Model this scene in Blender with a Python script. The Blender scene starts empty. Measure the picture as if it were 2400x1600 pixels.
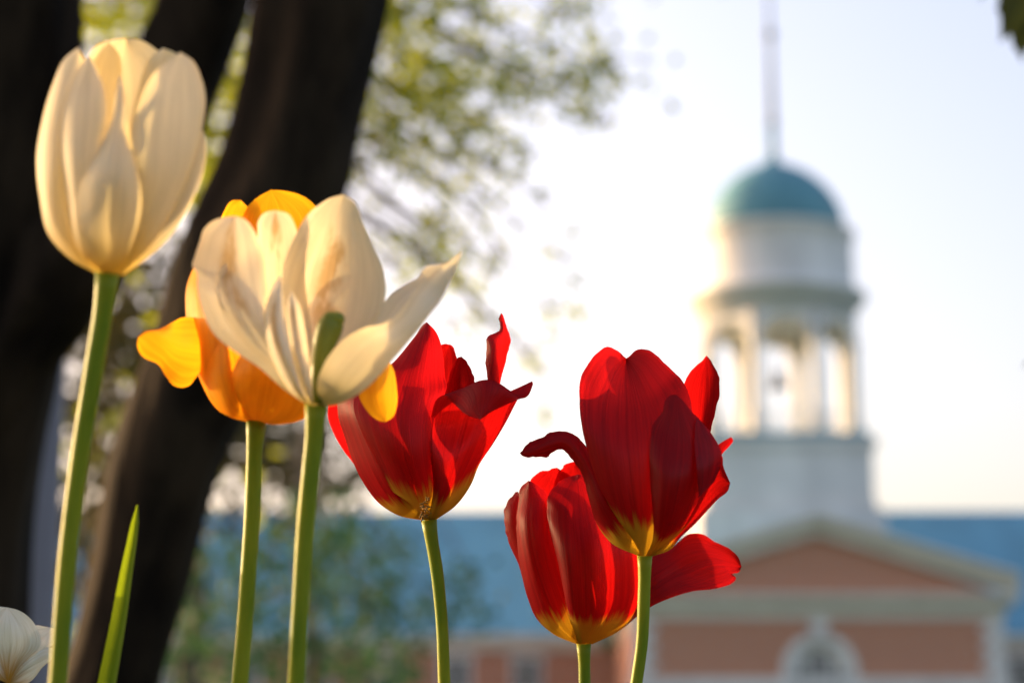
import bpy, bmesh, math, random
from mathutils import Vector, noise
R_ = math.radians
sc = bpy.context.scene
COL = sc.collection

# ------------------------------------------------------------------ camera, world, sun, exposure
FPX = 5350.0                       # focal length in photo pixels (2400 wide)
PITCH = R_(11.7)
CAM = Vector((0.0, 0.0, 0.28))
FOCUS = 0.768
cd = bpy.data.cameras.new('camera'); cam = bpy.data.objects.new('camera', cd); COL.objects.link(cam)
cam.location = CAM; cam.rotation_euler = (R_(90) + PITCH, 0, 0)
cd.sensor_width = 36.0; cd.lens = 36.0 * FPX / 2400.0
cd.clip_start = 0.02; cd.clip_end = 3000
cd.dof.use_dof = True; cd.dof.focus_distance = FOCUS; cd.dof.aperture_fstop = 10.8
sc.camera = cam

SUN_EL, SUN_BACK = R_(10.0), R_(34.0)          # low sun from the left, a little behind the subject
sun_dir = Vector((-math.cos(SUN_BACK) * math.cos(SUN_EL), math.sin(SUN_BACK) * math.cos(SUN_EL), math.sin(SUN_EL)))
w = bpy.data.worlds.new('World'); sc.world = w; w.use_nodes = True
nt = w.node_tree; nt.nodes.clear()
sky = nt.nodes.new('ShaderNodeTexSky'); sky.sky_type = 'NISHITA'; sky.sun_disc = False
sky.sun_elevation = SUN_EL; sky.sun_rotation = math.atan2(sun_dir.x, sun_dir.y)
sky.air_density = 1.0; sky.dust_density = 6.0; sky.ozone_density = 1.0; sky.altitude = 200
bg = nt.nodes.new('ShaderNodeBackground'); bg.inputs['Strength'].default_value = 0.15
wo = nt.nodes.new('ShaderNodeOutputWorld')
tint = nt.nodes.new('ShaderNodeMix'); tint.data_type = 'RGBA'; tint.blend_type = 'MULTIPLY'; tint.inputs[0].default_value = 1.0
tint.inputs[7].default_value = (1.085, 0.95, 0.985, 1)      # a slightly hazier, less green sky
nt.links.new(sky.outputs[0], tint.inputs[6]); nt.links.new(tint.outputs[2], bg.inputs[0]); nt.links.new(bg.outputs[0], wo.inputs[0])
sl = bpy.data.lights.new('sun', 'SUN'); sl.energy = 2.2; sl.angle = R_(0.5); sl.color = (1.0, 0.69, 0.35)
so = bpy.data.objects.new('sun', sl); COL.objects.link(so)
so.rotation_euler = (-sun_dir).to_track_quat('-Z', 'Y').to_euler(); so.location = sun_dir * 50
sc.view_settings.view_transform = 'Standard'; sc.view_settings.look = 'None'
sc.view_settings.gamma = 1.0; sc.view_settings.exposure = 1.74; sc.view_settings.use_curve_mapping = False
sc.cycles.use_denoising = True
sc.cycles.max_bounces = 10; sc.cycles.transmission_bounces = 8; sc.cycles.diffuse_bounces = 6

# ------------------------------------------------------------------ helpers
FWD = Vector((0, math.cos(PITCH), math.sin(PITCH))); UP = Vector((0, -math.sin(PITCH), math.cos(PITCH))); RT = Vector((1, 0, 0))
def at(px, py, depth):
    return CAM + (FWD + RT * ((px - 1200) / FPX) - UP * ((py - 800) / FPX)) * depth
def atY(px, py, Y):
    d = FWD + RT * ((px - 1200) / FPX) - UP * ((py - 800) / FPX)
    return CAM + d * ((Y - CAM.y) / d.y)

def tag(o, label=None, cat=None, group=None, kind=None):
    if label: o['label'] = label
    if cat: o['category'] = cat
    if group: o['group'] = group
    if kind: o['kind'] = kind
    return o
def empty(name, loc):
    o = bpy.data.objects.new(name, None); COL.objects.link(o); o.location = loc
    o.empty_display_size = 0.05
    return o
def link(name, bm_or_me, mat, parent=None, smooth=True):
    if isinstance(bm_or_me, bmesh.types.BMesh):
        me = bpy.data.meshes.new(name); bm_or_me.to_mesh(me); bm_or_me.free()
    else:
        me = bm_or_me
    if smooth:
        me.polygons.foreach_set('use_smooth', [True] * len(me.polygons))
    me.materials.append(mat)
    o = bpy.data.objects.new(name, me); COL.objects.link(o)
    if parent:
        o.parent = parent; o.matrix_parent_inverse.identity()
        # vertices are given in world space: bring them to the parent's base
        off = Vector(parent.location) if parent.parent is None else Vector((0, 0, 0))
        if parent.parent is not None:
            off = Vector(parent.parent.location)
        for v in me.vertices: v.co -= off
    return o
def catmull(P, n):
    """n+1 points evenly spaced by arc length on a centripetal-ish Catmull-Rom through P."""
    P = [Vector(p) for p in P]
    if len(P) == 2:
        return [P[0].lerp(P[1], i / n) for i in range(n + 1)]
    Q = [P[0] * 2 - P[1]] + P + [P[-1] * 2 - P[-2]]
    dense = []
    for i in range(1, len(Q) - 2):
        p0, p1, p2, p3 = Q[i - 1], Q[i], Q[i + 1], Q[i + 2]
        d1, d0, d2 = max((p2 - p1).length, 1e-6), max((p1 - p0).length, 1e-6), max((p3 - p2).length, 1e-6)
        m1 = (p2 - p1) / d1 - (p2 - p0) / (d0 + d1) + (p1 - p0) / d0
        m2 = (p3 - p2) / d2 - (p3 - p1) / (d1 + d2) + (p2 - p1) / d1
        m1 *= d1; m2 *= d1
        for k in range(16):
            t = k / 16.0; t2 = t * t; t3 = t2 * t
            dense.append(p1 * (2 * t3 - 3 * t2 + 1) + m1 * (t3 - 2 * t2 + t) + p2 * (-2 * t3 + 3 * t2) + m2 * (t3 - t2))
    dense.append(P[-1])
    L = [0.0]
    for a, b in zip(dense, dense[1:]): L.append(L[-1] + (b - a).length)
    out = []; j = 0
    for i in range(n + 1):
        s = L[-1] * i / n
        while j < len(L) - 2 and L[j + 1] < s: j += 1
        seg = max(L[j + 1] - L[j], 1e-9)
        out.append(dense[j].lerp(dense[j + 1], min(1, max(0, (s - L[j]) / seg))))
    return out
def tube(bm, pts, radii, segs=12, n=None, rough=0.0, seed=0.0, cap=True, ridges=0):
    n = n or max(4, (len(pts) - 1) * 6)
    C4 = catmull([Vector((p[0], p[1], p[2], r)) for p, r in zip(pts, radii)], n)
    P = [Vector(c[:3]) for c in C4]; Rr = [c[3] for c in C4]
    up = Vector((0.13, 1, 0.07)); rings = []
    for i, p in enumerate(P):
        t = (P[min(i + 1, n)] - P[max(i - 1, 0)]).normalized()
        s = t.cross(up).normalized(); up = s.cross(t).normalized()
        ring = []
        for k in range(segs):
            a = 2 * math.pi * k / segs
            d = s * math.cos(a) + up * math.sin(a)
            r = Rr[i]
            if rough:
                r *= 1 + rough * noise.noise(Vector((d.x * 1.3 + seed, d.y * 1.3, p.z * 2.2 + p.x)))
                if ridges: r *= 1 + 0.035 * math.sin(ridges * a + 3 * noise.noise(Vector((seed, d.x, p.z * 3))))
            ring.append(bm.verts.new(p + d * r))
        rings.append(ring)
    for A, B in zip(rings, rings[1:]):
        for k in range(segs):
            bm.faces.new((A[k], A[(k + 1) % segs], B[(k + 1) % segs], B[k]))
    if cap:
        bm.faces.new(rings[0][::-1]); bm.faces.new(rings[-1])
def box(bm, x0, x1, y0, y1, z0, z1):
    v = [bm.verts.new((x, y, z)) for z in (z0, z1) for y in (y0, y1) for x in (x0, x1)]
    for f in ((0, 2, 3, 1), (4, 5, 7, 6), (0, 1, 5, 4), (2, 6, 7, 3), (0, 4, 6, 2), (1, 3, 7, 5)):
        bm.faces.new([v[i] for i in f])
def prism(bm, poly, y0, y1):
    """polygon in (x, z) extruded along y"""
    A = [bm.verts.new((x, y0, z)) for x, z in poly]; B = [bm.verts.new((x, y1, z)) for x, z in poly]
    bm.faces.new(A); bm.faces.new(B[::-1])
    for i in range(len(poly)):
        j = (i + 1) % len(poly); bm.faces.new((A[j], A[i], B[i], B[j]))
def lathe(bm, cx, cy, prof, segs=48, rot=0.0):
    rings = [[bm.verts.new((cx + r * math.cos(rot + 2 * math.pi * k / segs), cy + r * math.sin(rot + 2 * math.pi * k / segs), z)) for k in range(segs)] for r, z in prof]
    for A, B in zip(rings, rings[1:]):
        for k in range(segs):
            bm.faces.new((A[k], A[(k + 1) % segs], B[(k + 1) % segs], B[k]))
    bm.faces.new(rings[0][::-1]); bm.faces.new(rings[-1])

# ------------------------------------------------------------------ materials
class N:
    def __init__(s, name):
        s.m = bpy.data.materials.new(name); s.m.use_nodes = True; s.t = s.m.node_tree; s.t.nodes.clear()
        s.out = s.t.nodes.new('ShaderNodeOutputMaterial')
    def n(s, typ, **kw):
        d = s.t.nodes.new(typ)
        for k, v in kw.items(): setattr(d, k, v)
        return d
    def l(s, a, b): s.t.links.new(a, b)
    def set(s, sock, v):
        if hasattr(v, 'is_output') or isinstance(v, bpy.types.NodeSocket): s.l(v, sock)
        else: sock.default_value = v
    def math(s, op, a, b=0.0, clamp=False):
        d = s.n('ShaderNodeMath', operation=op, use_clamp=clamp); s.set(d.inputs[0], a); s.set(d.inputs[1], b); return d.outputs[0]
    def mix(s, f, a, b):
        d = s.n('ShaderNodeMix', data_type='RGBA'); s.set(d.inputs[0], f); s.set(d.inputs[6], a); s.set(d.inputs[7], b); return d.outputs[2]
    def noise(s, vec, scale, detail=4.0, rough=0.55, dist=0.0):
        d = s.n('ShaderNodeTexNoise'); s.l(vec, d.inputs['Vector']); d.inputs['Scale'].default_value = scale
        d.inputs['Detail'].default_value = detail; d.inputs['Roughness'].default_value = rough; d.inputs['Distortion'].default_value = dist
        return d.outputs['Fac']
    def ramp(s, f, lo, hi):
        d = s.n('ShaderNodeMapRange', interpolation_type='SMOOTHSTEP'); s.set(d.inputs[0], f); s.set(d.inputs[1], lo); s.set(d.inputs[2], hi); return d.outputs[0]
    def mapping(s, vec, scale):
        d = s.n('ShaderNodeMapping'); s.l(vec, d.inputs[0]); d.inputs['Scale'].default_value = scale; return d.outputs[0]
    def bump(s, h, strength, dist):
        d = s.n('ShaderNodeBump'); s.l(h, d.inputs['Height']); d.inputs['Strength'].default_value = strength; d.inputs['Distance'].default_value = dist; return d.outputs[0]
def c4(c): return (c[0], c[1], c[2], 1.0)

def simple(name, col, rough=0.7, var=0.25, scale=3.0, bump=0.0, bd=0.01, spec=0.3, stretch=(1, 1, 1), col2=None):
    g = N(name); tc = g.n('ShaderNodeTexCoord').outputs['Object']
    nz = g.noise(g.mapping(tc, stretch), scale, 6.0)
    c2 = col2 or tuple(x * (1 - var) for x in col)
    b = g.n('ShaderNodeBsdfPrincipled'); g.l(g.mix(g.ramp(nz, 0.3, 0.7), c4(c2), c4(col)), b.inputs['Base Color'])
    b.inputs['Roughness'].default_value = rough; b.inputs['Specular IOR Level'].default_value = spec
    if bump: g.l(g.bump(nz, bump, bd), b.inputs['Normal'])
    g.l(b.outputs[0], g.out.inputs[0]); return g.m

def petal_mat(name, main, dark, trans, patch, ptrans, patch_h=0.2, jag=0.14, thr=0.45, rough=0.42, spec=0.35, rib=True, edge=None, stain=None):
    g = N(name)
    uv = g.n('ShaderNodeUVMap').outputs[0]; sx = g.n('ShaderNodeSeparateXYZ'); g.l(uv, sx.inputs[0]); u, v = sx.outputs[0], sx.outputs[1]
    rnd = g.n('ShaderNodeObjectInfo').outputs['Random']
    cm = g.n('ShaderNodeCombineXYZ'); g.l(u, cm.inputs[0]); g.l(v, cm.inputs[1]); g.l(g.math('MULTIPLY', rnd, 7.0), cm.inputs[2])
    fine = g.noise(g.mapping(cm.outputs[0], (46, 2.2, 1)), 1.0, 3.0)
    broad = g.noise(g.mapping(cm.outputs[0], (9, 1.3, 1)), 1.0, 3.0)
    blot = g.noise(g.mapping(cm.outputs[0], (3, 4, 1)), 1.0, 5.0)
    var = g.math('ADD', g.math('MULTIPLY', fine, 0.45), g.math('MULTIPLY', broad, 0.55))
    # darker midrib line
    mid = g.math('ABSOLUTE', g.math('SUBTRACT', u, 0.5))
    f = g.ramp(var, 0.32, 0.66)
    col = g.mix(f, c4(dark), c4(main)); tcol = g.mix(f, c4(tuple(x * 0.72 for x in trans)), c4(trans))
    if rib:
        r = g.math('MULTIPLY', g.math('SUBTRACT', 1.0, g.ramp(mid, 0.0, 0.03)), 0.45)
        col = g.mix(r, col, c4(dark)); tcol = g.mix(r, tcol, c4(tuple(x * 0.5 for x in trans)))
    jv = g.math('ADD', g.math('ADD', v, g.math('MULTIPLY', g.math('SUBTRACT', broad, 0.5), jag * 1.6)), g.math('MULTIPLY', g.math('SUBTRACT', fine, 0.5), jag * 0.8))
    pm = g.math('SUBTRACT', 1.0, g.ramp(jv, patch_h - 0.055, patch_h + 0.045))
    if name != 'red_petal': pm = g.math('SUBTRACT', 1.0, g.ramp(jv, 0.0, patch_h * 2.2))
    col = g.mix(pm, col, c4(patch)); tcol = g.mix(pm, tcol, c4(ptrans))
    if stain:
        sm = g.math('MULTIPLY', g.ramp(blot, 0.45, 0.60), g.math('SUBTRACT', 1.0, g.ramp(mid, 0.05, 0.22)))
        sm = g.math('MULTIPLY', sm, g.ramp(v, 0.25, 0.5)); sm = g.math('MULTIPLY', sm, 0.7)
        col = g.mix(sm, col, c4(stain)); tcol = g.mix(sm, tcol, c4(stain))
    b = g.n('ShaderNodeBsdfDiffuse'); g.l(col, b.inputs[0])
    gl = g.n('ShaderNodeBsdfGlossy'); gl.inputs['Roughness'].default_value = rough; gl.inputs[0].default_value = (1, 1, 1, 1)
    nb = g.bump(g.math('ADD', fine, g.math('MULTIPLY', broad, 0.8)), 0.38, 0.0006); g.l(nb, b.inputs['Normal']); g.l(nb, gl.inputs['Normal'])
    tr = g.n('ShaderNodeBsdfTranslucent'); g.l(tcol, tr.inputs[0]); g.l(nb, tr.inputs['Normal'])
    mx = g.n('ShaderNodeMixShader'); g.l(g.math('ADD', g.math('MULTIPLY', g.ramp(mid, 0.38, 0.5), 0.18), g.math('ADD', thr - 0.06, g.math('MULTIPLY', fine, 0.08))), mx.inputs[0]); g.l(b.outputs[0], mx.inputs[1]); g.l(tr.outputs[0], mx.inputs[2])
    m2 = g.n('ShaderNodeMixShader'); m2.inputs[0].default_value = spec * 0.04; g.l(mx.outputs[0], m2.inputs[1]); g.l(gl.outputs[0], m2.inputs[2])
    g.l(m2.outputs[0], g.out.inputs[0]); return g.m

def leaf_mat(name, c1, c2, trans, thr=0.4, rough=0.7, scale=2.0):
    g = N(name); tc = g.n('ShaderNodeTexCoord').outputs['Object']
    rn = g.n('ShaderNodeNewGeometry').outputs['Random Per Island']
    nz = g.noise(tc, scale, 2.0)
    f = g.math('ADD', g.math('MULTIPLY', rn, 0.6), g.math('MULTIPLY', nz, 0.4))
    col = g.mix(f, c4(c1), c4(c2)); tcol = g.mix(f, c4(tuple(x * 0.7 for x in trans)), c4(trans))
    b = g.n('ShaderNodeBsdfPrincipled'); g.l(col, b.inputs['Base Color']); b.inputs['Roughness'].default_value = rough; b.inputs['Specular IOR Level'].default_value = 0.3
    tr = g.n('ShaderNodeBsdfTranslucent'); g.l(tcol, tr.inputs[0])
    mx = g.n('ShaderNodeMixShader'); mx.inputs[0].default_value = thr; g.l(b.outputs[0], mx.inputs[1]); g.l(tr.outputs[0], mx.inputs[2])
    g.l(mx.outputs[0], g.out.inputs[0]); return g.m

def brick_mat():
    g = N('red_brick'); tc = g.n('ShaderNodeTexCoord').outputs['Object']
    mp = g.n('ShaderNodeMapping'); g.l(tc, mp.inputs[0]); mp.inputs['Rotation'].default_value = (R_(90), 0, 0)
    br = g.n('ShaderNodeTexBrick'); g.l(mp.outputs[0], br.inputs['Vector'])
    br.inputs['Color1'].default_value = (0.64, 0.25, 0.115, 1); br.inputs['Color2'].default_value = (0.50, 0.18, 0.09, 1); br.inputs['Mortar'].default_value = (0.5, 0.42, 0.35, 1)
    br.inputs['Scale'].default_value = 1.0; br.inputs['Brick Width'].default_value = 0.22; br.inputs['Row Height'].default_value = 0.075; br.inputs['Mortar Size'].default_value = 0.008
    nz = g.noise(tc, 0.5, 5.0)
    b = g.n('ShaderNodeBsdfPrincipled'); g.l(g.mix(g.math('MULTIPLY', nz, 0.35), br.outputs[0], c4((0.5, 0.24, 0.16))), b.inputs['Base Color']); b.inputs['Roughness'].default_value = 0.9
    g.l(b.outputs[0], g.out.inputs[0]); return g.m

M_red = petal_mat('red_petal', (0.22, 0.003, 0.006), (0.11, 0.0012, 0.004), (0.60, 0.0055, 0.005), (0.40, 0.25, 0.025), (0.50, 0.27, 0.012), patch_h=0.25, jag=0.13, thr=0.5, rough=0.42, spec=0.2)
M_red_lip = petal_mat('red_petal_lip', (0.34, 0.004, 0.012), (0.2, 0.002, 0.008), (0.6, 0.008, 0.01), (0.34, 0.004, 0.012), (0.6, 0.008, 0.01), patch_h=0.02, jag=0.0, thr=0.4, rough=0.45, spec=0.25)
M_white = petal_mat('cream_petal', (0.80, 0.735, 0.56), (0.74, 0.66, 0.47), (0.90, 0.77, 0.43), (0.70, 0.52, 0.14), (0.85, 0.60, 0.12), patch_h=0.17, jag=0.05, thr=0.45, rough=0.5, rib=False)
M_white_open = petal_mat('cream_stained_petal', (0.80, 0.74, 0.60), (0.75, 0.68, 0.51), (0.90, 0.78, 0.48), (0.62, 0.54, 0.24), (0.72, 0.60, 0.2), patch_h=0.14, jag=0.05, thr=0.42, rough=0.5, rib=False, stain=(0.42, 0.24, 0.05))
M_yellow = petal_mat('golden_petal', (0.90, 0.44, 0.02), (0.86, 0.32, 0.012), (1.0, 0.46, 0.01), (0.75, 0.36, 0.04), (0.8, 0.34, 0.03), patch_h=0.08, jag=0.06, thr=0.45, rough=0.45, rib=False)
M_stem = simple('tulip_stem', (0.25, 0.28, 0.016), 0.5, 0.3, 140, 0.3, 0.0006, 0.15, (1, 1, 0.05), (0.13, 0.20, 0.010))
_p = [n for n in M_stem.node_tree.nodes if n.type == 'BSDF_PRINCIPLED'][0]
_p.inputs['Subsurface Weight'].default_value = 0.6; _p.inputs['Subsurface Radius'].default_value = (1.0, 0.75, 0.15); _p.inputs['Subsurface Scale'].default_value = 0.002
M_blade = leaf_mat('tulip_leaf', (0.07, 0.16, 0.014), (0.12, 0.19, 0.018), (0.26, 0.36, 0.012), 0.45, 0.38, 60)
M_pist = simple('pistil', (0.17, 0.20, 0.016), 0.5, 0.3, 90)
M_anther = simple('anther', (0.05, 0.035, 0.02), 0.8, 0.4, 200)
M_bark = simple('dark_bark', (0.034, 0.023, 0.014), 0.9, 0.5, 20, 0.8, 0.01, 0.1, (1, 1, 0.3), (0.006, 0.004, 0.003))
M_bark2 = simple('grey_bark', (0.16, 0.12, 0.09), 0.9, 0.4, 6, 0.5, 0.02, 0.2, (1, 1, 0.3))
M_leafA = leaf_mat('spring_leaf', (0.11, 0.17, 0.014), (0.19, 0.24, 0.018), (0.46, 0.52, 0.025), 0.55)
M_leafB = leaf_mat('sapling_leaf', (0.03, 0.10, 0.06), (0.05, 0.13, 0.055), (0.08, 0.18, 0.05), 0.3)
M_leafD = leaf_mat('olive_leaf', (0.06, 0.055, 0.02), (0.10, 0.085, 0.03), (0.12, 0.10, 0.02), 0.25)
M_leafC = leaf_mat('dark_leaf', (0.03, 0.045, 0.015), (0.05, 0.06, 0.02), (0.06, 0.08, 0.02), 0.2)
M_brick = brick_mat()
M_paint = simple('white_paint', (0.82, 0.79, 0.73), 0.6, 0.2, 0.45, stretch=(1, 1, .35))
M_trim = simple('stone_trim', (0.80, 0.76, 0.66), 0.7, 0.12, 0.9)
M_roof = simple('blue_slate', (0.14, 0.35, 0.47), 0.55, 0.2, 0.35, 0, 0.01, 0.4, (1, 1, 1))
M_copper = simple('copper_green', (0.13, 0.32, 0.37), 0.5, 0.2, 0.6)
M_spire = simple('shade_grey_spire', (0.20, 0.235, 0.23), 0.6, 0.15, 0.8)  # grey base puts the shaded side of a paler spire into its colour
M_glass = simple('window_glass', (0.05, 0.07, 0.09), 0.08, 0.2, 1.0, spec=0.8)
M_bell = simple('bell_bronze', (0.06, 0.055, 0.05), 0.5)
M_post = simple('grey_post', (0.17, 0.155, 0.16), 0.6, 0.15, 4)
M_lawn = simple('lawn', (0.07, 0.11, 0.025), 0.9, 0.4, 1.5)
M_soil = simple('soil', (0.07, 0.045, 0.03), 0.95, 0.5, 30, 0.8, 0.02)

# ------------------------------------------------------------------ ground
bm = bmesh.new()
bmesh.ops.create_grid(bm, x_segments=2, y_segments=2, size=1500)
tag(link('ground', bm, M_lawn), kind='structure')
bm = bmesh.new()
bmesh.ops.create_grid(bm, x_segments=60, y_segments=60, size=1.0)
for v in bm.verts:
    v.co = Vector((v.co.x * 1.1, v.co.y * 0.55 + 0.85, 0.004 + 0.03 * max(0, 1 - abs(v.co.x) ** 4) * max(0, 1 - v.co.y ** 4) * (0.8 + 0.6 * noise.noise(v.co * 9))))
tag(link('soil_bed', bm, M_soil), kind='structure')

# ------------------------------------------------------------------ the brick building far behind
YF, YW, YT = 120.0, 140.0, 139.0
def X(px, py, Y): return atY(px, py, Y).x
def Z(py, Y): return atY(1200, py, Y).z
CX = X(1918, 1450, YF)
HW = CX - X(1488, 1500, YF)
bld = empty('brick_building', (CX, YF, 0))
tag(bld, 'brick building with pediment, blue slate roof and domed white bell tower', 'building')
zc0, zc1 = Z(1449, YF), Z(1393, YF)          # horizontal cornice
zb = Z(1588, YF)                             # string course top
zap_in, zap_out = Z(1258, YF), Z(1207, YF)
OV = 0.9
def part(name, fn, mat, parent=bld, smooth=False):
    b = bmesh.new(); fn(b); bmesh.ops.recalc_face_normals(b, faces=b.faces); return link(name, b, mat, parent, smooth)
# wall of the projecting pavilion with a real arched opening
wz = Z(1600, YF) - 2.0
ar = X(2000, 1500, YF) - X(1918, 1500, YF) - 0.25   # inner arch radius
acz = Z(1570, YF)                              # spring line
def pav_front(b):
    n = 24
    arch = [(CX + ar * math.cos(math.pi * k / n), acz + ar * math.sin(math.pi * k / n)) for k in range(n + 1)]
    # right/left jambs + pieces above the arch as quads
    zt = zc0
    def quad(p): b.faces.new([b.verts.new((x, YF, z)) for x, z in p])
    quad([(CX - HW, 0), (CX - ar, 0), (CX - ar, zt), (CX - HW, zt)])
    quad([(CX + ar, 0), (CX + HW, 0), (CX + HW, zt), (CX + ar, zt)])
    for (xa, za), (xb, zb_) in zip(arch, arch[1:]): quad([(xb, zb_), (xa, za), (xa, zt), (xb, zt)])
    quad([(CX - ar, 0), (CX + ar, 0), (CX + ar, wz), (CX - ar, wz)])
    # side walls
    for s in (-1, 1):
        b.faces.new([b.verts.new(p) for p in ((CX + s * HW, YF, 0), (CX + s * HW, YW, 0), (CX + s * HW, YW, zc0), (CX + s * HW, YF, zc0))])
pw = part('wall', pav_front, M_brick)
part('tympanum', lambda b: prism(b, [(CX - HW, zc1 - 0.02), (CX + HW, zc1 - 0.02), (CX, zap_in + 0.25)], YF + 0.05, YF + 0.5), M_brick)
def cornice(b):
    h = zc1 - zc0
    for k, (f0, f1, pr) in enumerate(((0, .42, .12), (.42, .62, .28), (.62, .86, .7), (.86, 1.0, .85))):
        box(b, CX - HW - pr, CX + HW + pr, YF - pr, YW - 0.02 * k, zc0 + f0 * h, zc0 + f1 * h)
part('cornice', cornice, M_trim)
def raking(b):
    ex = HW + OV
    z0 = zc1 + 0.003; th = (zap_out - zap_in) * 0.92
    sl = (zap_out - z0 - th) / ex
    for s in (-1, 1):
        for (a, c, pr) in ((0.0, .5, .35), (.5, .8, .7), (.8, 1.0, .95)):
            prism(b, [(CX + s * ex, z0 + a * th), (CX + s * ex, z0 + c * th), (CX, z0 + c * th + sl * ex), (CX, z0 + a * th + sl * ex)], YF - pr, YF + 0.6)
part('raking_cornice', raking, M_trim)
def gable_roof(b):
    ex = HW + OV - 0.1; th = (zap_out - zap_in) * 0.9; z0 = zc1 + th + 0.0
    prism(b, [(CX - ex, z0), (CX + ex, z0), (CX, zap_out - 0.06)], YF + 0.62, YW + 8)
part('gable_roof', gable_roof, M_roof)
for s in (-1, 1):
    def q(b, s=s):
        z = zb + 0.05; k = 0
        while z < zc0 - 0.3:
            wq = 1.15 if k % 2 else 0.8
            x0 = CX + s * HW
            box(b, min(x0 + s * .06, x0 - s * wq), max(x0 + s * .06, x0 - s * wq), YF - .07, YF + .5, z, min(z + .42, zc0 - .01)); z += .45; k += 1
    part('quoin', q, M_paint)
part('string_course', lambda b: box(b, CX - HW - .25, CX + HW + .25, YF - .3, YF + .4, zb - .7, zb), M_paint)
def surround(b):
    n = 24; ro = ar + .40
    def ring(r): return [(CX + r, wz)] + [(CX + r * math.cos(math.pi * k / n), acz + r * math.sin(math.pi * k / n)) for k in range(n + 1)] + [(CX - r, wz)]
    I, O = ring(ar - .06), ring(ro)
    for i in range(len(I) - 1): prism(b, [I[i], I[i + 1], O[i + 1], O[i]], YF - .14, YF + .35)
win = part('window', surround, M_paint)
part('keystone', lambda b: prism(b, [(CX - .28, acz + ar - .12), (CX + .28, acz + ar - .12), (CX + .48, zc0 - .02), (CX - .48, zc0 - .02)], YF - .24, YF - .145), M_paint, win)
def pane(b):
    n = 24; r = ar
    b.faces.new([b.verts.new((CX + r, YF + .3, wz))] + [b.verts.new((CX + r * math.cos(math.pi * k / n), YF + .3, acz + r * math.sin(math.pi * k / n))) for k in range(n + 1)] + [b.verts.new((CX - r, YF + .3, wz))])
part('pane', pane, M_glass, win)
def bars(b):
    for k in range(-2, 3): box(b, CX + k * ar / 2.6 - .05, CX + k * ar / 2.6 + .05, YF + .2, YF + .28, wz, acz + math.sqrt(max(0, ar ** 2 - (k * ar / 2.6) ** 2)))
    for k in range(4): box(b, CX - ar, CX + ar, YF + .19, YF + .27, acz - k * .75 - .06, acz - k * .75 + .06)
    n = 16; rr = ar * .55
    for r0, r1 in ((rr - .06, rr + .06), (ar - .55, ar - .02)):
        for k in range(n):
            a, c = math.pi * k / n, math.pi * (k + 1) / n
            prism(b, [(CX + r * math.cos(t), acz + r * math.sin(t)) for r, t in ((r0, a), (r1, a), (r1, c), (r0, c))], YF + .17, YF + .25)
part('glazing_bar', bars, M_paint, win)
# wings with long slate roof
ze = Z(1520, YW); ze1 = Z(1492, YW); YR = YW + 9.5; zr = Z(1197, YR)
WL, WR = CX - 75, CX + 75
def wing(b):
    b.faces.new([b.verts.new(p) for p in ((WL, YW, 0), (CX - HW, YW, 0), (CX - HW, YW, ze), (WL, YW, ze))])
    b.faces.new([b.verts.new(p) for p in ((CX + HW, YW, 0), (WR, YW, 0), (WR, YW, ze), (CX + HW, YW, ze))])
    for xx in (WL, WR):
        b.faces.new([b.verts.new(p) for p in ((xx, YW, 0), (xx, YW + 19, 0), (xx, YW + 19, ze), (xx, YR, zr - .3), (xx, YW, ze))])
part('wing_wall', wing, M_brick)
def wcorn(b):
    for x0, x1 in ((WL - .5, CX - HW - .95), (CX + HW + .95, WR + .5)):
        box(b, x0, x1, YW - .35, YW + .3, ze - .1, ze + .45); box(b, x0, x1, YW - .75, YW + .3, ze + .45, ze1 + .1)
part('eave_cornice', wcorn, M_trim)
part('wing_roof', lambda b: [b.faces.new([b.verts.new(p) for p in ((WL - .6, YW - .8, ze1 + .12), (WR + .6, YW - .8, ze1 + .12), (WR + .6, YR, zr), (WL - .6, YR, zr))]),
                             b.faces.new([b.verts.new(p) for p in ((WL - .6, YR, zr), (WR + .6, YR, zr), (WR + .6, YW + 20, ze1 + .1), (WL - .6, YW + 20, ze1 + .1))])], M_roof)
wx0 = X(1235, 1560, YW)
for k in range(-9, 18):
    xc = wx0 + k * 4.3
    if CX - HW - 1.5 < xc < CX + HW + 1.5 or xc < WL + 2 or xc > WR - 2: continue
    zt = Z(1545, YW)
    def wf(b, xc=xc):
        for x0, x1, z0, z1 in ((xc - 1.0, xc - .8, zt - 2.8, zt), (xc + .8, xc + 1.0, zt - 2.8, zt), (xc - 1.15, xc + 1.15, zt, zt + .35), (xc - 1.1, xc + 1.1, zt - 3.0, zt - 2.8)):
            box(b, x0, x1, YW - .14, YW - .004, z0, z1)
        for z in (zt - .95, zt - 1.9): box(b, xc - .8, xc + .8, YW - .09, YW - .03, z - .05, z + .05)
        for x in (-.27, .27): box(b, xc + x - .04, xc + x + .04, YW - .1, YW - .035, zt - 2.8, zt)
    f = part('window', wf, M_paint)
    part('pane', lambda b, xc=xc: box(b, xc - .8, xc + .8, YW - .025, YW - .003, zt - 2.8, zt), M_glass, f)
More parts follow.
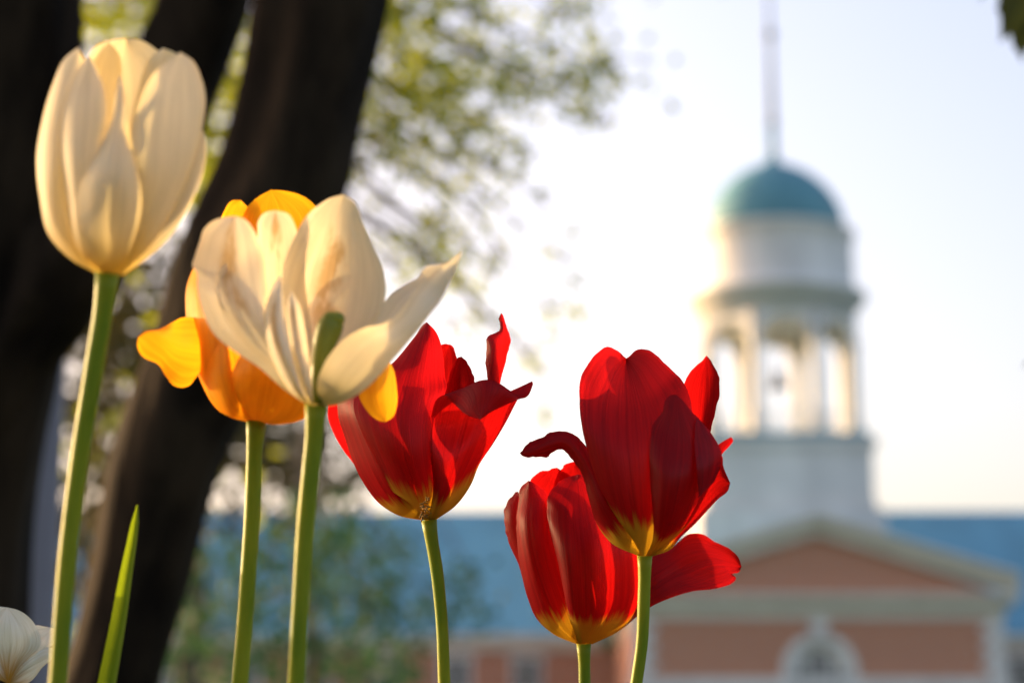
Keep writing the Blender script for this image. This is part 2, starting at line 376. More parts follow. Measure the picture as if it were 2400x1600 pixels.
# tower
TX = CX + 17 * (X(2000, 900, YT) - X(1999, 900, YT))      # the tower stands a little off the gable axis
tS = (atY(2000, 900, YT) - atY(1999, 900, YT)).x     # metres per photo pixel at the tower
def zt(py): return Z(py, YT - 4.6)
def zc(py): return Z(py, YT)
hb, hp = 193 * tS * .967, 217 * tS * .96
def tbase(b):
    box(b, TX - hp, TX + hp, YT - hp, YT + hp, 12, zt(1196))
    box(b, TX - hb - .12, TX + hb + .12, YT - hb - .12, YT + hb + .12, zt(1196), zt(1172))
    box(b, TX - hb, TX + hb, YT - hb, YT + hb, zt(1172), zt(1052))
    box(b, TX - hb - .2, TX + hb + .2, YT - hb - .2, YT + hb + .2, zt(1052), zt(1040))
    box(b, TX - hb - .3, TX + hb + .3, YT - hb - .3, YT + hb + .3, zt(1040), zt(1028))
tw = part('tower', tbase, M_paint)
part('balcony_roof', lambda b: box(b, TX - hb + .1, TX + hb - .1, YT - hb + .1, YT + hb - .1, zt(1028) + .003, zt(1012)), M_copper, tw)
RO = 179 * tS
zf, za, zent = zt(1012), zt(742), zt(720)
for k in range(8):
    a = math.pi / 8 + k * math.pi / 4
    def pier(b, a=a):
        cx, cy = TX + RO * math.cos(a), YT + RO * math.sin(a)
        for (h0, h1, s) in ((zf + .003, zf + 1.1, .44), (zf + 1.1, za - 1.3, .34), (za - 1.3, za - 1.0, .42)):
            lathe(b, cx, cy, [(s * 1.25, h0), (s * 1.25, h1)], 8, a + math.pi / 8)
    part('pier', pier, M_paint, tw)
def arcade(b):
    for k in range(8):
        a0, a1 = math.pi / 8 + k * math.pi / 4, math.pi / 8 + (k + 1) * math.pi / 4
        P = Vector((TX + RO * math.cos(a0), YT + RO * math.sin(a0))); Q = Vector((TX + RO * math.cos(a1), YT + RO * math.sin(a1)))
        n = 14; Ln = (Q - P).length; d = (Q - P) / Ln; nr = Vector((math.cos((a0 + a1) / 2), math.sin((a0 + a1) / 2)))
        g = .36; pts = []
        for i in range(n + 1):
            t = g + (Ln - 2 * g) * i / n; rr = (Ln - 2 * g) / 2
            pts.append((t, za - 1.0 + (1.05) * math.sqrt(max(0, 1 - ((t - Ln / 2) / rr) ** 2))))
        pts = [(0, za - 1.0)] + pts + [(Ln, za - 1.0)]
        top = zent + .01
        for (ta, z0), (tb, z1) in zip(pts, pts[1:]):
            q = []
            for o in (.3, -.3):
                for t, z in ((ta, z0), (tb, z1), (tb, top), (ta, top)):
                    p = P + d * t + nr * o; q.append(b.verts.new((p.x, p.y, z)))
            b.faces.new(q[0:4]); b.faces.new(q[4:8][::-1]); b.faces.new((q[0], q[1], q[5], q[4]))
part('arcade', arcade, M_paint, tw)
def rail(b):
    for k in range(8):
        a0, a1 = math.pi / 8 + k * math.pi / 4, math.pi / 8 + (k + 1) * math.pi / 4
        P = Vector((TX + RO * math.cos(a0), YT + RO * math.sin(a0), 0)); Q = Vector((TX + RO * math.cos(a1), YT + RO * math.sin(a1), 0))
        for z in (zf + .25, zf + 1.35): tube(b, [P + Vector((0, 0, z)), Q + Vector((0, 0, z))], [.06, .06], 6, 4)
        for i in range(1, 10):
            p = P.lerp(Q, i / 10); tube(b, [p + Vector((0, 0, zf + .2)), p + Vector((0, 0, zf + 1.35))], [.035, .035], 5, 2)
part('railing', rail, M_paint, tw)
def drum(b):
    r = lambda px: px * tS
    lathe(b, TX, YT, [(r(186), zent), (r(186), zt(690)), (r(196), zt(688)), (r(199), zt(676)), (r(210), zt(672)), (r(212), zt(660)), (r(190), zt(654)), (r(186), zt(645)), (r(184), zt(641)), (r(182), zt(560)), (r(182), zt(524)), (r(187), zt(520)), (r(189), zt(511)), (r(172), zt(508)), (r(166), zt(504))], 64)
part('drum', drum, M_paint, tw, True)
def dome(b):
    r = lambda px: px * tS
    pr = []
    for k in range(19):
        t = k / 18 * math.pi / 2
        pr.append((r(167 * math.cos(t) ** 1.15 if t < 1.5 else 14), zt(506) + (zc(386) - zt(506)) * math.sin(t)))
    pr = [p for p in pr if p[0] > r(24)] + [(r(18), zc(381)), (r(12), zc(370)), (r(10), zc(350)), (r(9), zc(298))]
    lathe(b, TX, YT, pr, 48)
dm = part('dome', dome, M_copper, tw, True)
def spire(b):
    r = lambda px: px * tS
    lathe(b, TX, YT, [(r(11), zc(297)), (r(12), zc(293)), (r(12), zc(284)), (r(9), zc(278)), (r(6), zc(105)), (r(5), zc(98)), (r(11), zc(90)), (r(13), zc(80)), (r(10), zc(70)), (r(5), zc(66)), (r(3.5), zc(-60)), (r(1.5), zc(-120))], 16)
part('spire', spire, M_spire, tw, True)
def bell(b):
    z = zt(858)
    lathe(b, TX, YT, [(.62, z - .55), (.5, z - .35), (.36, z + .1), (.3, z + .4), (.12, z + .6), (.06, z + .65), (.06, zent)], 20)
part('bell', bell, M_bell, tw, True)

# ------------------------------------------------------------------ trees
rng = random.Random(7)
def add_leaf(b, p, L, W, rr):
    d = Vector((rr.gauss(0, 1), rr.gauss(0, 1), rr.gauss(-.4, .8))).normalized()
    s = d.cross(Vector((rr.gauss(0, 1), rr.gauss(0, 1), rr.gauss(0, 1)))).normalized(); n = s.cross(d)
    v = [b.verts.new(p + d * (L * a) + s * (W * c) + n * (L * e)) for a, c, e in ((0, 0, 0), (.35, .5, .06), (.75, .35, .03), (1, 0, -.08), (.75, -.35, .03), (.35, -.5, .06), (.4, 0, -.02), (.75, 0, -.04))]
    for f in ((0, 1, 6), (0, 6, 5), (1, 2, 7, 6), (6, 7, 4, 5), (2, 3, 7), (7, 3, 4)): b.faces.new([v[i] for i in f])
def make_tree(name, label, cat, base, top, r0, blobs, leaf_m, bark_m, L, W, extra=(), per=9, spread=.1, group=None, limbs=True):
    root = empty(name, base); tag(root, label, cat, group)
    b = bmesh.new(); base = Vector(base); top = Vector(top)
    tube(b, [base, base.lerp(top, .35) + Vector((.05, .03, 0)), base.lerp(top, .7) + Vector((-.06, 0, 0)), top], [r0, r0 * .8, r0 * .55, r0 * .2], 14, 30, .12, 3.0)
    link('trunk', b, bark_m, root)
    cb = bmesh.new()
    for (cx, cy, rx, ry, ntw, d0, d1) in blobs:
        hub = at(cx, cy, (d0 + d1) / 2)
        tips = []
        for _ in range(ntw):
            px, py = cx + rng.gauss(0, rx), cy + rng.gauss(0, ry)
            c = at(px, py, rng.uniform(d0, d1)); tips.append(c)
            for _ in range(per if ntw > 4 else max(5, per // 2)): add_leaf(cb, c + Vector((rng.gauss(0, spread), rng.gauss(0, spread), rng.gauss(0, spread))), L * rng.uniform(.6, 1.2), W * rng.uniform(.7, 1.2), rng)
        if limbs:
            lb = bmesh.new(); t = min(.97, max(.3, (hub.z + .9 - base.z) / max(.1, top.z - base.z))); st = base.lerp(top, t)
            mid = st.lerp(hub, .72) + Vector((rng.gauss(0, .1), rng.gauss(0, .1), .06 + .12 * (hub - st).length * rng.uniform(.2, 1.2)))
            tube(lb, [st, mid, hub], [r0 * .14, r0 * .09, r0 * .04], 7, 12)
            for c in tips[: 6]: tube(lb, [hub, hub.lerp(c, .5) + Vector((0, 0, .03)), c], [r0 * .05, r0 * .035, r0 * .015], 5, 4)
            link('limb', lb, bark_m, root)
    for (c, rx, ry, rz, n) in extra:
        c = Vector(c)
        for _ in range(n):
            v = Vector((rng.gauss(0, .5), rng.gauss(0, .5), rng.gauss(0, .5)))
            p = c + Vector((v.x * rx, v.y * ry, v.z * rz))
            if in_frame(p): continue
            for _ in range(5): add_leaf(cb, p + Vector((rng.gauss(0, .12), rng.gauss(0, .12), rng.gauss(0, .12))), L * 1.3 * rng.uniform(.7, 1.2), W * 1.3, rng)
    link('crown', cb, leaf_m, root, False)
    return root

blobsA = [  # px, py, spread x, spread y, twigs, nearest, farthest
    (880, 130, 55, 90, 24, 8.2, 10.5), (930, 40, 80, 45, 18, 8, 10.5), (1060, 215, 45, 30, 15, 8, 10.5), (1000, 150, 70, 60, 9, 8, 10.5), (880, 330, 40, 60, 14, 8.5, 10), (960, 250, 60, 40, 7, 8.5, 10),
    (1130, 60, 80, 45, 8, 8, 10), (1215, 185, 60, 26, 10, 8, 10), (1110, 130, 60, 40, 6, 8, 10), (1100, 290, 80, 36, 12, 8.3, 10), (1410, 165, 55, 20, 9, 8.5, 9.5), (1320, 195, 55, 20, 7, 8.5, 9.5), (1310, 40, 60, 24, 7, 8.5, 9.5),
    (1425, 292, 9, 8, 2, 8.8, 9.2), (1240, 372, 14, 8, 2, 8.8, 9.2), (1160, 410, 34, 20, 4, 8.6, 9.4), (1045, 375, 70, 30, 11, 8.5, 9.8), (850, 400, 30, 24, 4, 8.5, 9.8),
    (1015, 540, 18, 40, 7, 8.2, 9), (1000, 590, 24, 16, 4, 8.2, 9), (920, 620, 18, 12, 4, 8.2, 9), (1280, 480, 14, 14, 2, 8.8, 9.2), (1120, 470, 12, 26, 3, 8.8, 9.2), (1320, 610, 10, 16, 2, 8.8, 9.2), (1165, 600, 12, 16, 2, 8.7, 9.3), (1165, 650, 8, 20, 2, 8.7, 9.3), (1290, 730, 20, 10, 2, 8.8, 9.2), (1245, 830, 10, 14, 2, 8.8, 9.3), (1090, 660, 16, 10, 2, 8.6, 9.4), (1060, 760, 40, 30, 3, 8.6, 9.4), (1280, 880, 20, 10, 2, 8.6, 9.4), (1100, 560, 30, 30, 3, 8.6, 9.4),
    (290, 40, 80, 50, 34, 7.6, 10.5), (560, 200, 40, 90, 28, 7.6, 10.5), (500, 420, 44, 100, 34, 7.6, 10.5),
]
blobsC = [(300, 760, 100, 100, 54, 14, 18), (430, 690, 70, 100, 42, 14, 18), (270, 990, 90, 110, 48, 14, 18), (620, 1080, 80, 60, 26, 14, 18), (720, 1040, 60, 50, 13, 14, 18), (800, 1130, 50, 30, 7, 14, 18), (560, 1010, 60, 60, 18, 14, 18), (250, 1250, 60, 90, 24, 14, 18), (790, 1000, 40, 40, 5, 14, 18)]
def in_frame(p):
    d = p - CAM; z = d.dot(FWD)
    return 640 < 1200 + FPX * d.dot(RT) / z < 2500 and -60 < 800 - FPX * d.dot(UP) / z < 1700
make_tree('leafy_tree', 'leafy spring tree with yellow green crown spreading behind the dark trunks', 'tree', (-2.3, 9.4, 0), (-2.2, 9.4, 6.2), .13, blobsA, M_leafA, M_bark2, .060, .038,
          extra=(((-2.6, 9.4, 4.9), 3.4, 2.6, 2.2, 900), ((-3.6, 9.4, 2.6), 1.8, 2.2, 1.6, 300)), per=9, spread=.062)
make_tree('brownish_tree', 'far olive brown tree seen low between the two dark trunks', 'tree', (-2.30, 16, 0), (-2.25, 16, 4.6), .13, blobsC, M_leafD, M_bark2, .11, .07,
          extra=(((-3.6, 16.4, 3.4), 3, 2, 2, 500),), per=12, spread=.09)
blobsB = [(560, 1290, 70, 40, 7, 11, 14), (720, 1330, 70, 50, 10, 11, 14), (880, 1300, 60, 30, 12, 11, 14), (760, 1220, 70, 20, 5, 11, 14), (1000, 1400, 60, 40, 7, 11, 14), (1120, 1370, 50, 20, 4, 11.5, 13), (620, 1400, 100, 30, 13, 11, 14), (840, 1430, 90, 30, 13, 11, 14), (480, 1470, 70, 40, 14, 11, 14), (560, 1540, 100, 40, 18, 11, 14), (760, 1540, 90, 40, 14, 11, 14), (960, 1540, 70, 30, 7, 11, 14)]
make_tree('young_tree', 'small dark green tree half covering the long blue roof', 'tree', (-1.1, 12.5, 0), (-1.1, 12.5, 2.6), .06, blobsB, M_leafB, M_bark2, .085, .05, per=12, spread=.085)

# crape myrtle: dark leaning stems close behind the flowers
cm = empty('dark_trunked_tree', at(200, 2600, 2.05)); cm.location.z = 0
tag(cm, 'dark bare multi-stemmed tree leaning right behind the white tulips', 'tree')
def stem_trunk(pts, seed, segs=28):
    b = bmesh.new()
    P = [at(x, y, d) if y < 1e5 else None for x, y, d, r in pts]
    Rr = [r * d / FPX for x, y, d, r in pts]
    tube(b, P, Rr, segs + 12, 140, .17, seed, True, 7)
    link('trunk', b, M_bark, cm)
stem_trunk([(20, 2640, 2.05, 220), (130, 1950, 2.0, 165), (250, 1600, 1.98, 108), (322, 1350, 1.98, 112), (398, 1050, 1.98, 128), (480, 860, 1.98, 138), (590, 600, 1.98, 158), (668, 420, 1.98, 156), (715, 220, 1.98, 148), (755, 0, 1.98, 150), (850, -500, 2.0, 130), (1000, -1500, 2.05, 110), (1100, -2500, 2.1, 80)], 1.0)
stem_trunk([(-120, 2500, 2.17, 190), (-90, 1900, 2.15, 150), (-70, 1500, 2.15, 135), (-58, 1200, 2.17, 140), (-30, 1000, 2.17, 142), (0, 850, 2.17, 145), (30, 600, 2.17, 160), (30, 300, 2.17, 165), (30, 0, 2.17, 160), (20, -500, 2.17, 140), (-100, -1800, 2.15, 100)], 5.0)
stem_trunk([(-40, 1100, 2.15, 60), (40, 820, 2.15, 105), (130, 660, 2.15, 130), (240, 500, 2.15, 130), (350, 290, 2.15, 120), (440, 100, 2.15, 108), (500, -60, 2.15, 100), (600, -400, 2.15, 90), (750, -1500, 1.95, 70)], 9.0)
b = bmesh.new()
for c in ((-.35, 2.0, 2.5), (.25, 2.1, 2.7), (-.9, 2.0, 2.6)):
    for _ in range(260):
        p = Vector(c) + Vector((rng.gauss(0, .35), rng.gauss(0, .35), rng.gauss(0, .28)))
        if p.z < 1.75: continue
        for _ in range(4): add_leaf(b, p + Vector((rng.gauss(0, .05), rng.gauss(0, .05), rng.gauss(0, .05))), .05, .03, rng)
link('crown', b, M_leafC, cm, False)

# second tree just outside the right edge; its lowest spray hangs into the corner
rt = empty('shade_tree', (1.25, 2.35, 0)); tag(rt, 'dark drooping leaf spray hanging into the top right corner', 'tree')
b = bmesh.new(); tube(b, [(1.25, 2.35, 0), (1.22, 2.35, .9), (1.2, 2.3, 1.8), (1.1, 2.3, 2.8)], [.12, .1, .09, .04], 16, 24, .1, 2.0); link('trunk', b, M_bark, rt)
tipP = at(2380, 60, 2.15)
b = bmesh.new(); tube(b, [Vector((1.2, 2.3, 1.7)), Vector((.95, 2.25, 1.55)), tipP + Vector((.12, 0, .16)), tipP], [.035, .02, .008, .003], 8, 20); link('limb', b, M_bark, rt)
b = bmesh.new()
def fixed_leaf(b, p0, p1, wpx, d, bend=.1):
    A, B = at(*p0, d), at(*p1, d + .01); ax = (B - A); L = ax.length; ax /= L
    s = ax.cross(FWD).normalized(); n = s.cross(ax); W = wpx * d / FPX; n_ = 9; rows = []
    for i in range(n_ + 1):
        t = i / n_; h = W * math.sin(math.pi * min(1, t ** .8)) * (1 + .12 * math.sin(t * 26)); c = A + ax * (L * t) + n * (bend * L * t * t)
        rows.append([b.verts.new(c - s * h + n * h * .25), b.verts.new(c), b.verts.new(c + s * h + n * h * .25)])
    for r0, r1 in zip(rows, rows[1:]):
        for k in range(2): b.faces.new((r0[k], r0[k + 1], r1[k + 1], r1[k]))
for p0, p1, wd, d in (((2430, -60), (2346, 100), 34, 2.1), ((2395, -40), (2400, 146), 38, 2.15), ((2375, -60), (2362, 90), 30, 2.13), ((2330, -80), (2296, 6), 9, 2.12), ((2460, 0), (2370, 60), 26, 2.18), ((2430, 30), (2398, 112), 24, 2.12), ((2390, -60), (2366, 40), 22, 2.17), ((2480, 820), (2396, 862), 12, 2.1)):
    fixed_leaf(b, p0, p1, wd, d)
for _ in range(420):
    p = Vector((1.15, 2.35, 2.3)) + Vector((rng.gauss(0, .3), rng.gauss(0, .3), rng.gauss(0, .3)))
    add_leaf(b, p, .06, .035, rng)
link('crown', b, M_leafC, rt, False)
b = bmesh.new(); tube(b, [Vector((1.2, 2.34, 1.2)), at(2560, 780, 2.12), at(2480, 820, 2.1)], [.012, .006, .002], 6, 10); link('limb', b, M_bark, rt)

# grey post
p = atY(66, 1200, 4.2)
post = empty('grey_post', (p.x, p.y, 0)); tag(post, 'smooth grey post standing just right of the left dark trunk', 'post')
b = bmesh.new(); lathe(b, p.x, p.y, [(.085, 0), (.085, .03), (.06, .05), (.06, 2.6)], 32); link('shaft', b, M_post, post)
b = bmesh.new(); lathe(b, p.x, p.y, [(.064, 2.6), (.066, 2.63), (.04, 2.66), (.012, 2.68)], 32); link('cap', b, M_post, post)

# ------------------------------------------------------------------ flowers
class Flower:
    def __init__(s, name, label, cat, D, org, sc_, base, stem, mat, ground=None, group=None):
        s.D, s.org, s.k, s.mat = D, org, sc_, mat
        b = s.pt(base[0], base[1], 0)
        last = stem[-1]
        g = at(last[0], last[1], D + last[3] if len(last) > 3 else D); s.g = Vector((g.x + (ground or 0), g.y + .01, 0.02))
        s.root = empty(name, s.g); tag(s.root, label, cat, group)
        bm = bmesh.new()
        P = [at(q[0], q[1], D) for q in stem] + [s.g]
        Rr = [q[2] * .95 * D / FPX / 2 for q in stem] + [stem[-1][2] * 1.1 * D / FPX / 2]
        for q_ in range(2, len(P) - 1): P[q_] = P[q_] + RT * (noise.noise(Vector((q_ * 3.1, D * 90, 0))) * .0006)
        tube(bm, P, Rr, 24, 90, .07, D * 50)
        link('stem', bm, M_stem, s.root); s.seed = D * 37
    def pt(s, x, y, d):
        px, py = s.org[0] + x / s.k, s.org[1] + y / s.k
        dep = s.D - d * s.D / FPX
        return at(px, py, dep)
    def petal(s, L, M, R, dL, dM, dR, nv=72, nu=20, wob=2.2, mat=None, name='petal', ruf=0.0):
        def line(P, d):
            P3 = [Vector((x / s.k, y / s.k, 0)) for x, y in P]
            cum = [0]
            for a, b in zip(P3, P3[1:]): cum.append(cum[-1] + (b - a).length)
            out = []
            for p, c in zip(P3, cum):
                t = c / cum[-1] * (len(d) - 1); i = min(int(t), len(d) - 2); f = t - i; f = f * f * (3 - 2 * f)
                out.append(Vector((p.x, p.y, d[i] * (1 - f) + d[i + 1] * f)))
            return catmull(out, nv)
        A, B, C = line(L, dL), line(M, dM), line(R, dR)
        s.seed += 3.7
        bm = bmesh.new(); uvl = bm.loops.layers.uv.new('UVMap'); rows = []
        for j in range(nv + 1):
            v = j / nv; row = []
            for i in range(nu + 1):
                u = i / nu
                w0, w1, w2 = 2 * (u - .5) * (u - 1), 4 * u * (1 - u), 2 * u * (u - .5)
                q = A[j] * w0 + B[j] * w1 + C[j] * w2
                e = abs(2 * u - 1)
                hgt = math.sin(math.pi * v) ** .5 if 0 < v < 1 else 0
                q.z += wob * hgt * 2.6 * noise.noise(Vector((u * 2.4, v * 2.6, s.seed)))
                q.z += wob * hgt * (e ** 3) * 2.2 * noise.noise(Vector((u * 3, v * 8, s.seed + 9)))
                q.z -= wob * 1.2 * hgt * math.exp(-((u - .5) / .05) ** 2) * min(1, 3 * (1 - v))
                if ruf and v > .4:
                    t = e ** 6 * ruf * (v - .4)
                    q.x += t * noise.noise(Vector((u * 5, v * 34, s.seed))) ; q.y += t * noise.noise(Vector((u * 5, v * 34, s.seed + 5)))
                row.append(bm.verts.new(at(s.org[0] + q.x, s.org[1] + q.y, s.D - q.z * s.D / FPX)))
            rows.append(row)
        for j in range(nv):
            for i in range(nu):
                f = bm.faces.new((rows[j][i], rows[j][i + 1], rows[j + 1][i + 1], rows[j + 1][i]))
                for lp, (ii, jj) in zip(f.loops, ((i, j), (i + 1, j), (i + 1, j + 1), (i, j + 1))): lp[uvl].uv = (ii / nu, jj / nv)
        return link(name, bm, mat or s.mat, s.root)
    def basal(s, n, rr):
        for k in range(n):
            a = rr.uniform(0, 6.28); bm = bmesh.new(); h = rr.uniform(.16, .22); d = Vector((math.cos(a), math.sin(a), 0)); sd = Vector((-d.y, d.x, 0)); rows = []
            for i in range(13):
                t = i / 12; wd = .022 * math.sin(math.pi * (t * .9 + .1)) ** .7
                c = s.g + d * (.008 + .06 * t * t) + Vector((0, 0, h * t - .02 * t ** 3))
                rows.append([bm.verts.new(c - sd * wd - d * wd * .3), bm.verts.new(c), bm.verts.new(c + sd * wd - d * wd * .3)])
            for r0, r1 in zip(rows, rows[1:]):
                for q in range(2): bm.faces.new((r0[q], r0[q + 1], r1[q + 1], r1[q]))
            link('leaf', bm, M_blade, s.root)
    def pistil(s, pts, rad, mat=None):
        bm = bmesh.new(); tube(bm, [s.pt(*p) for p in pts], [r * s.D / FPX for r in rad], 12, 20); link('pistil', bm, mat or M_pist, s.root)

rr = random.Random(3)
# --- tall cream tulip at the left
F = Flower('tulip', 'tall closed cream tulip at far left against the dark trunk', 'tulip', .602, (0, 50), 2.4125, (615, 1430),
           [(252, 640, 58), (246, 700, 50), (222, 850, 47), (190, 1060, 45), (160, 1280, 44), (136, 1600, 44)], M_white, -.02)
F.petal([(600, 1430), (520, 1000), (490, 500), (512, 220), (560, 140), (640, 105), (710, 95)], [(615, 1430), (650, 900), (690, 500), (710, 95)], [(630, 1430), (780, 1000), (920, 500), (950, 230), (870, 150), (790, 105), (710, 95)], (0, -110, -120, -130), (0, -185, -200, -160), (0, -120, -120, -140))
F.petal([(600, 1430), (330, 1180), (245, 800), (300, 450), (470, 240), (550, 135), (605, 110)], [(610, 1430), (420, 1000), (420, 600), (520, 250), (605, 110)], [(620, 1430), (650, 900), (690, 400), (650, 150), (605, 110)], (0, -10, -20, -60, -100), (0, -110, -140, -115), (0, -150, -170, -120))
F.petal([(630, 1430), (700, 900), (780, 400), (850, 210), (920, 152)], [(640, 1430), (900, 900), (930, 400), (920, 152)], [(660, 1430), (1050, 1000), (1110, 600), (1070, 300), (990, 180), (920, 152)], (0, -140, -150, -110), (0, -120, -130, -90), (0, -40, -60, -70))
F.petal([(640, 1432), (800, 1200), (900, 900), (1000, 640), (1110, 565)], [(660, 1434), (880, 1200), (1030, 900), (1090, 700), (1110, 565)], [(690, 1438), (850, 1325), (1000, 1170), (1100, 990), (1152, 850), (1167, 715), (1148, 625), (1110, 565)], (0, -60, -70, -40), (0, -30, -40, -30), (0, -30, -50, -30))
F.petal([(560, 1432), (400, 1345), (275, 1210), (224, 1000), (206, 760), (238, 560), (300, 350), (370, 205), (445, 148)], [(590, 1430), (430, 1300), (320, 1130), (278, 940), (280, 700), (330, 450), (400, 260), (445, 148)], [(610, 1430), (490, 1280), (420, 1080), (400, 800), (430, 500), (490, 260), (445, 148)], (0, -10, -20, -10, 0), (0, 70, 100, 70, 10), (0, 50, 80, 60, 10))
F.petal([(590, 1430), (440, 1290), (375, 1000), (336, 720), (355, 500), (420, 310), (470, 230), (508, 190)], [(600, 1430), (470, 1150), (440, 850), (460, 550), (490, 330), (508, 190)], [(625, 1430), (580, 1100), (565, 800), (585, 650), (606, 520), (592, 400), (560, 300), (508, 190)], (0, 80, 100, 80, 20), (0, 140, 170, 130, 30), (0, 120, 150, 120, 20))
F.petal([(640, 1430), (690, 1250), (760, 1000), (768, 870), (748, 740), (748, 620), (775, 490), (840, 340), (930, 235), (1020, 175)], [(670, 1430), (830, 1200), (930, 900), (970, 600), (990, 350), (1020, 175)], [(690, 1432), (865, 1250), (1005, 1000), (1103, 760), (1150, 570), (1162, 430), (1142, 330), (1088, 220), (1020, 175)], (0, 120, 160, 140, 20), (0, 110, 150, 120, 20), (0, 10, 20, 10, 0))
F.petal([(598, 1430), (490, 1330), (440, 1180), (432, 1010), (480, 850), (555, 720), (622, 580), (652, 430), (676, 290)], [(615, 1432), (618, 1200), (640, 900), (662, 600), (676, 290)], [(640, 1430), (745, 1280), (792, 1100), (796, 960), (772, 820), (742, 690), (722, 560), (706, 420), (676, 290)], (0, 150, 170, 120, 0), (0, 195, 225, 140, 0), (0, 150, 175, 120, 0))
# its blade leaf rising beside it
bm = bmesh.new(); rows = []
ctr = catmull([Vector((*q, 0)) for q in ((322, 1183), (312, 1250), (296, 1340), (278, 1450), (250, 1600), (205, 1850), (170, 2200), (150, 2900))], 40); wid = [Vector((2 + 27 * min(1, t * 2.2) ** .45 if t < .8 else 29 - 45 * (t - .8), 0, 0)) for t in (i_ / 40 for i_ in range(41))]
for c, wv in zip(ctr, wid):
    d = .675; n_ = wv.x
    rows.append([bm.verts.new(at(c.x + n_ * t, c.y - n_ * .16 * t, d + e * n_ * d / FPX)) for t, e in ((-1, -.1), (-.5, .45), (-.12, .75), (.3, .55), (1, -.7))])
for r0, r1 in zip(rows, rows[1:]):
    for q in range(4): bm.faces.new((r0[q], r0[q + 1], r1[q + 1], r1[q]))
link('leaf', bm, M_blade, F.root)
F.basal(2, rr)

# --- golden tulip behind the open cream one
F = Flower('tulip', 'golden yellow tulip half hidden behind the open cream tulip', 'tulip', .684, (300, 420), 2.6136, (790, 1490),
           [(602, 985, 52), (598, 1040, 42), (592, 1180, 41), (583, 1350, 40), (574, 1480, 40), (562, 1600, 42)], M_yellow, -.01)
F.petal([(760, 1490), (560, 1100), (520, 600), (580, 215), (640, 130), (690, 128)], [(780, 1490), (640, 1000), (650, 500), (690, 128)], [(790, 1490), (760, 1000), (780, 500), (760, 200), (690, 128)], (0, -80, -100, -90), (0, -130, -150, -110), (0, -150, -160, -120))
F.petal([(780, 1490), (700, 1000), (690, 500), (740, 160), (800, 108), (875, 66)], [(790, 1490), (860, 1000), (890, 500), (880, 250), (875, 66)], [(800, 1490), (1080, 1100), (1190, 600), (1200, 300), (1140, 155), (1060, 98), (960, 72), (875, 66)], (0, -110, -130, -120, -80), (0, -165, -180, -150, -80), (0, -100, -120, -110, -80))
F.petal([(740, 1490), (560, 1420), (450, 1250), (395, 1050), (352, 800), (362, 640), (410, 520)], [(760, 1490), (600, 1400), (500, 1200), (470, 950), (440, 700), (410, 520)], [(780, 1490), (690, 1350), (620, 1150), (590, 900), (520, 650), (410, 520)], (0, 0, 0, -10, -30), (0, 90, 110, 80, -10), (0, 110, 130, 90, -10))
F.petal([(740, 1490), (600, 1440), (510, 1340), (470, 1180), (470, 1000), (520, 850)], [(760, 1492), (620, 1380), (560, 1200), (550, 1000), (520, 850)], [(780, 1492), (720, 1420), (660, 1280), (620, 1080), (600, 960), (520, 850)], (0, 60, 80, 60, 50), (0, 120, 150, 130, 60), (0, 130, 160, 130, 60))
F.petal([(760, 1492), (700, 1430), (640, 1300), (640, 1180), (700, 1060), (760, 950), (840, 800)], [(795, 1498), (830, 1400), (860, 1200), (860, 1000), (840, 800)], [(810, 1496), (960, 1500), (1095, 1455), (1150, 1250), (1100, 1050), (1000, 900), (840, 800)], (0, 130, 160, 150, 100), (0, 175, 200, 180, 100), (0, 60, 90, 110, 100))
F.petal([(800, 1496), (960, 1490), (1100, 1440), (1180, 1300), (1200, 900), (1180, 500), (1150, 300)], [(790, 1490), (980, 1400), (1150, 1200), (1220, 900), (1200, 500), (1150, 300)], [(790, 1490), (900, 1300), (1000, 1000), (1060, 700), (1150, 300)], (0, 20, 30, 0, -40), (0, -60, -80, -90, -60), (0, -110, -130, -120, -60))
# drooping wing petal at the left
F.petal([(740, 1490), (600, 1380), (500, 1240), (440, 1120), (412, 1180), (390, 1250), (345, 1274), (285, 1266), (228, 1200), (180, 1130), (92, 1088), (56, 1010), (64, 965)], [(760, 1490), (600, 1250), (490, 1080), (420, 1070), (300, 1050), (200, 980), (120, 950), (64, 965)], [(780, 1490), (640, 1150), (500, 920), (420, 850), (340, 845), (270, 878), (200, 915), (95, 938), (64, 965)], (0, 20, 30, 20, 50, 110, 140), (0, 20, 30, 60, 100, 130, 140), (0, -30, -40, -20, 40, 100, 140), wob=3)
# petal tip that shows past the cream tulip at the right
F.petal([(800, 1490), (1100, 1300), (1350, 1150), (1410, 1190), (1405, 1290), (1445, 1390), (1500, 1455), (1545, 1480), (1580, 1484)], [(800, 1490), (1150, 1220), (1450, 1080), (1530, 1130), (1540, 1300), (1580, 1484)], [(800, 1490), (1150, 1150), (1480, 1040), (1610, 1130), (1645, 1270), (1645, 1390), (1622, 1455), (1580, 1484)], (0, 20, 10, 10, 30, 40), (0, 0, -10, 40, 60, 45), (0, -40, -40, 0, 20, 40), wob=3)
F.basal(2, rr)

# --- open cream tulip in front
F = Flower('tulip', 'wide open cream tulip with a stained petal reaching right over the red one', 'tulip', .632, (300, 420), 2.6136, (1150, 1390),
           [(741, 950, 58), (738, 1000, 47), (730, 1100, 46), (719, 1220, 44), (706, 1400, 43), (692, 1600, 43)], M_white_open, -.015)
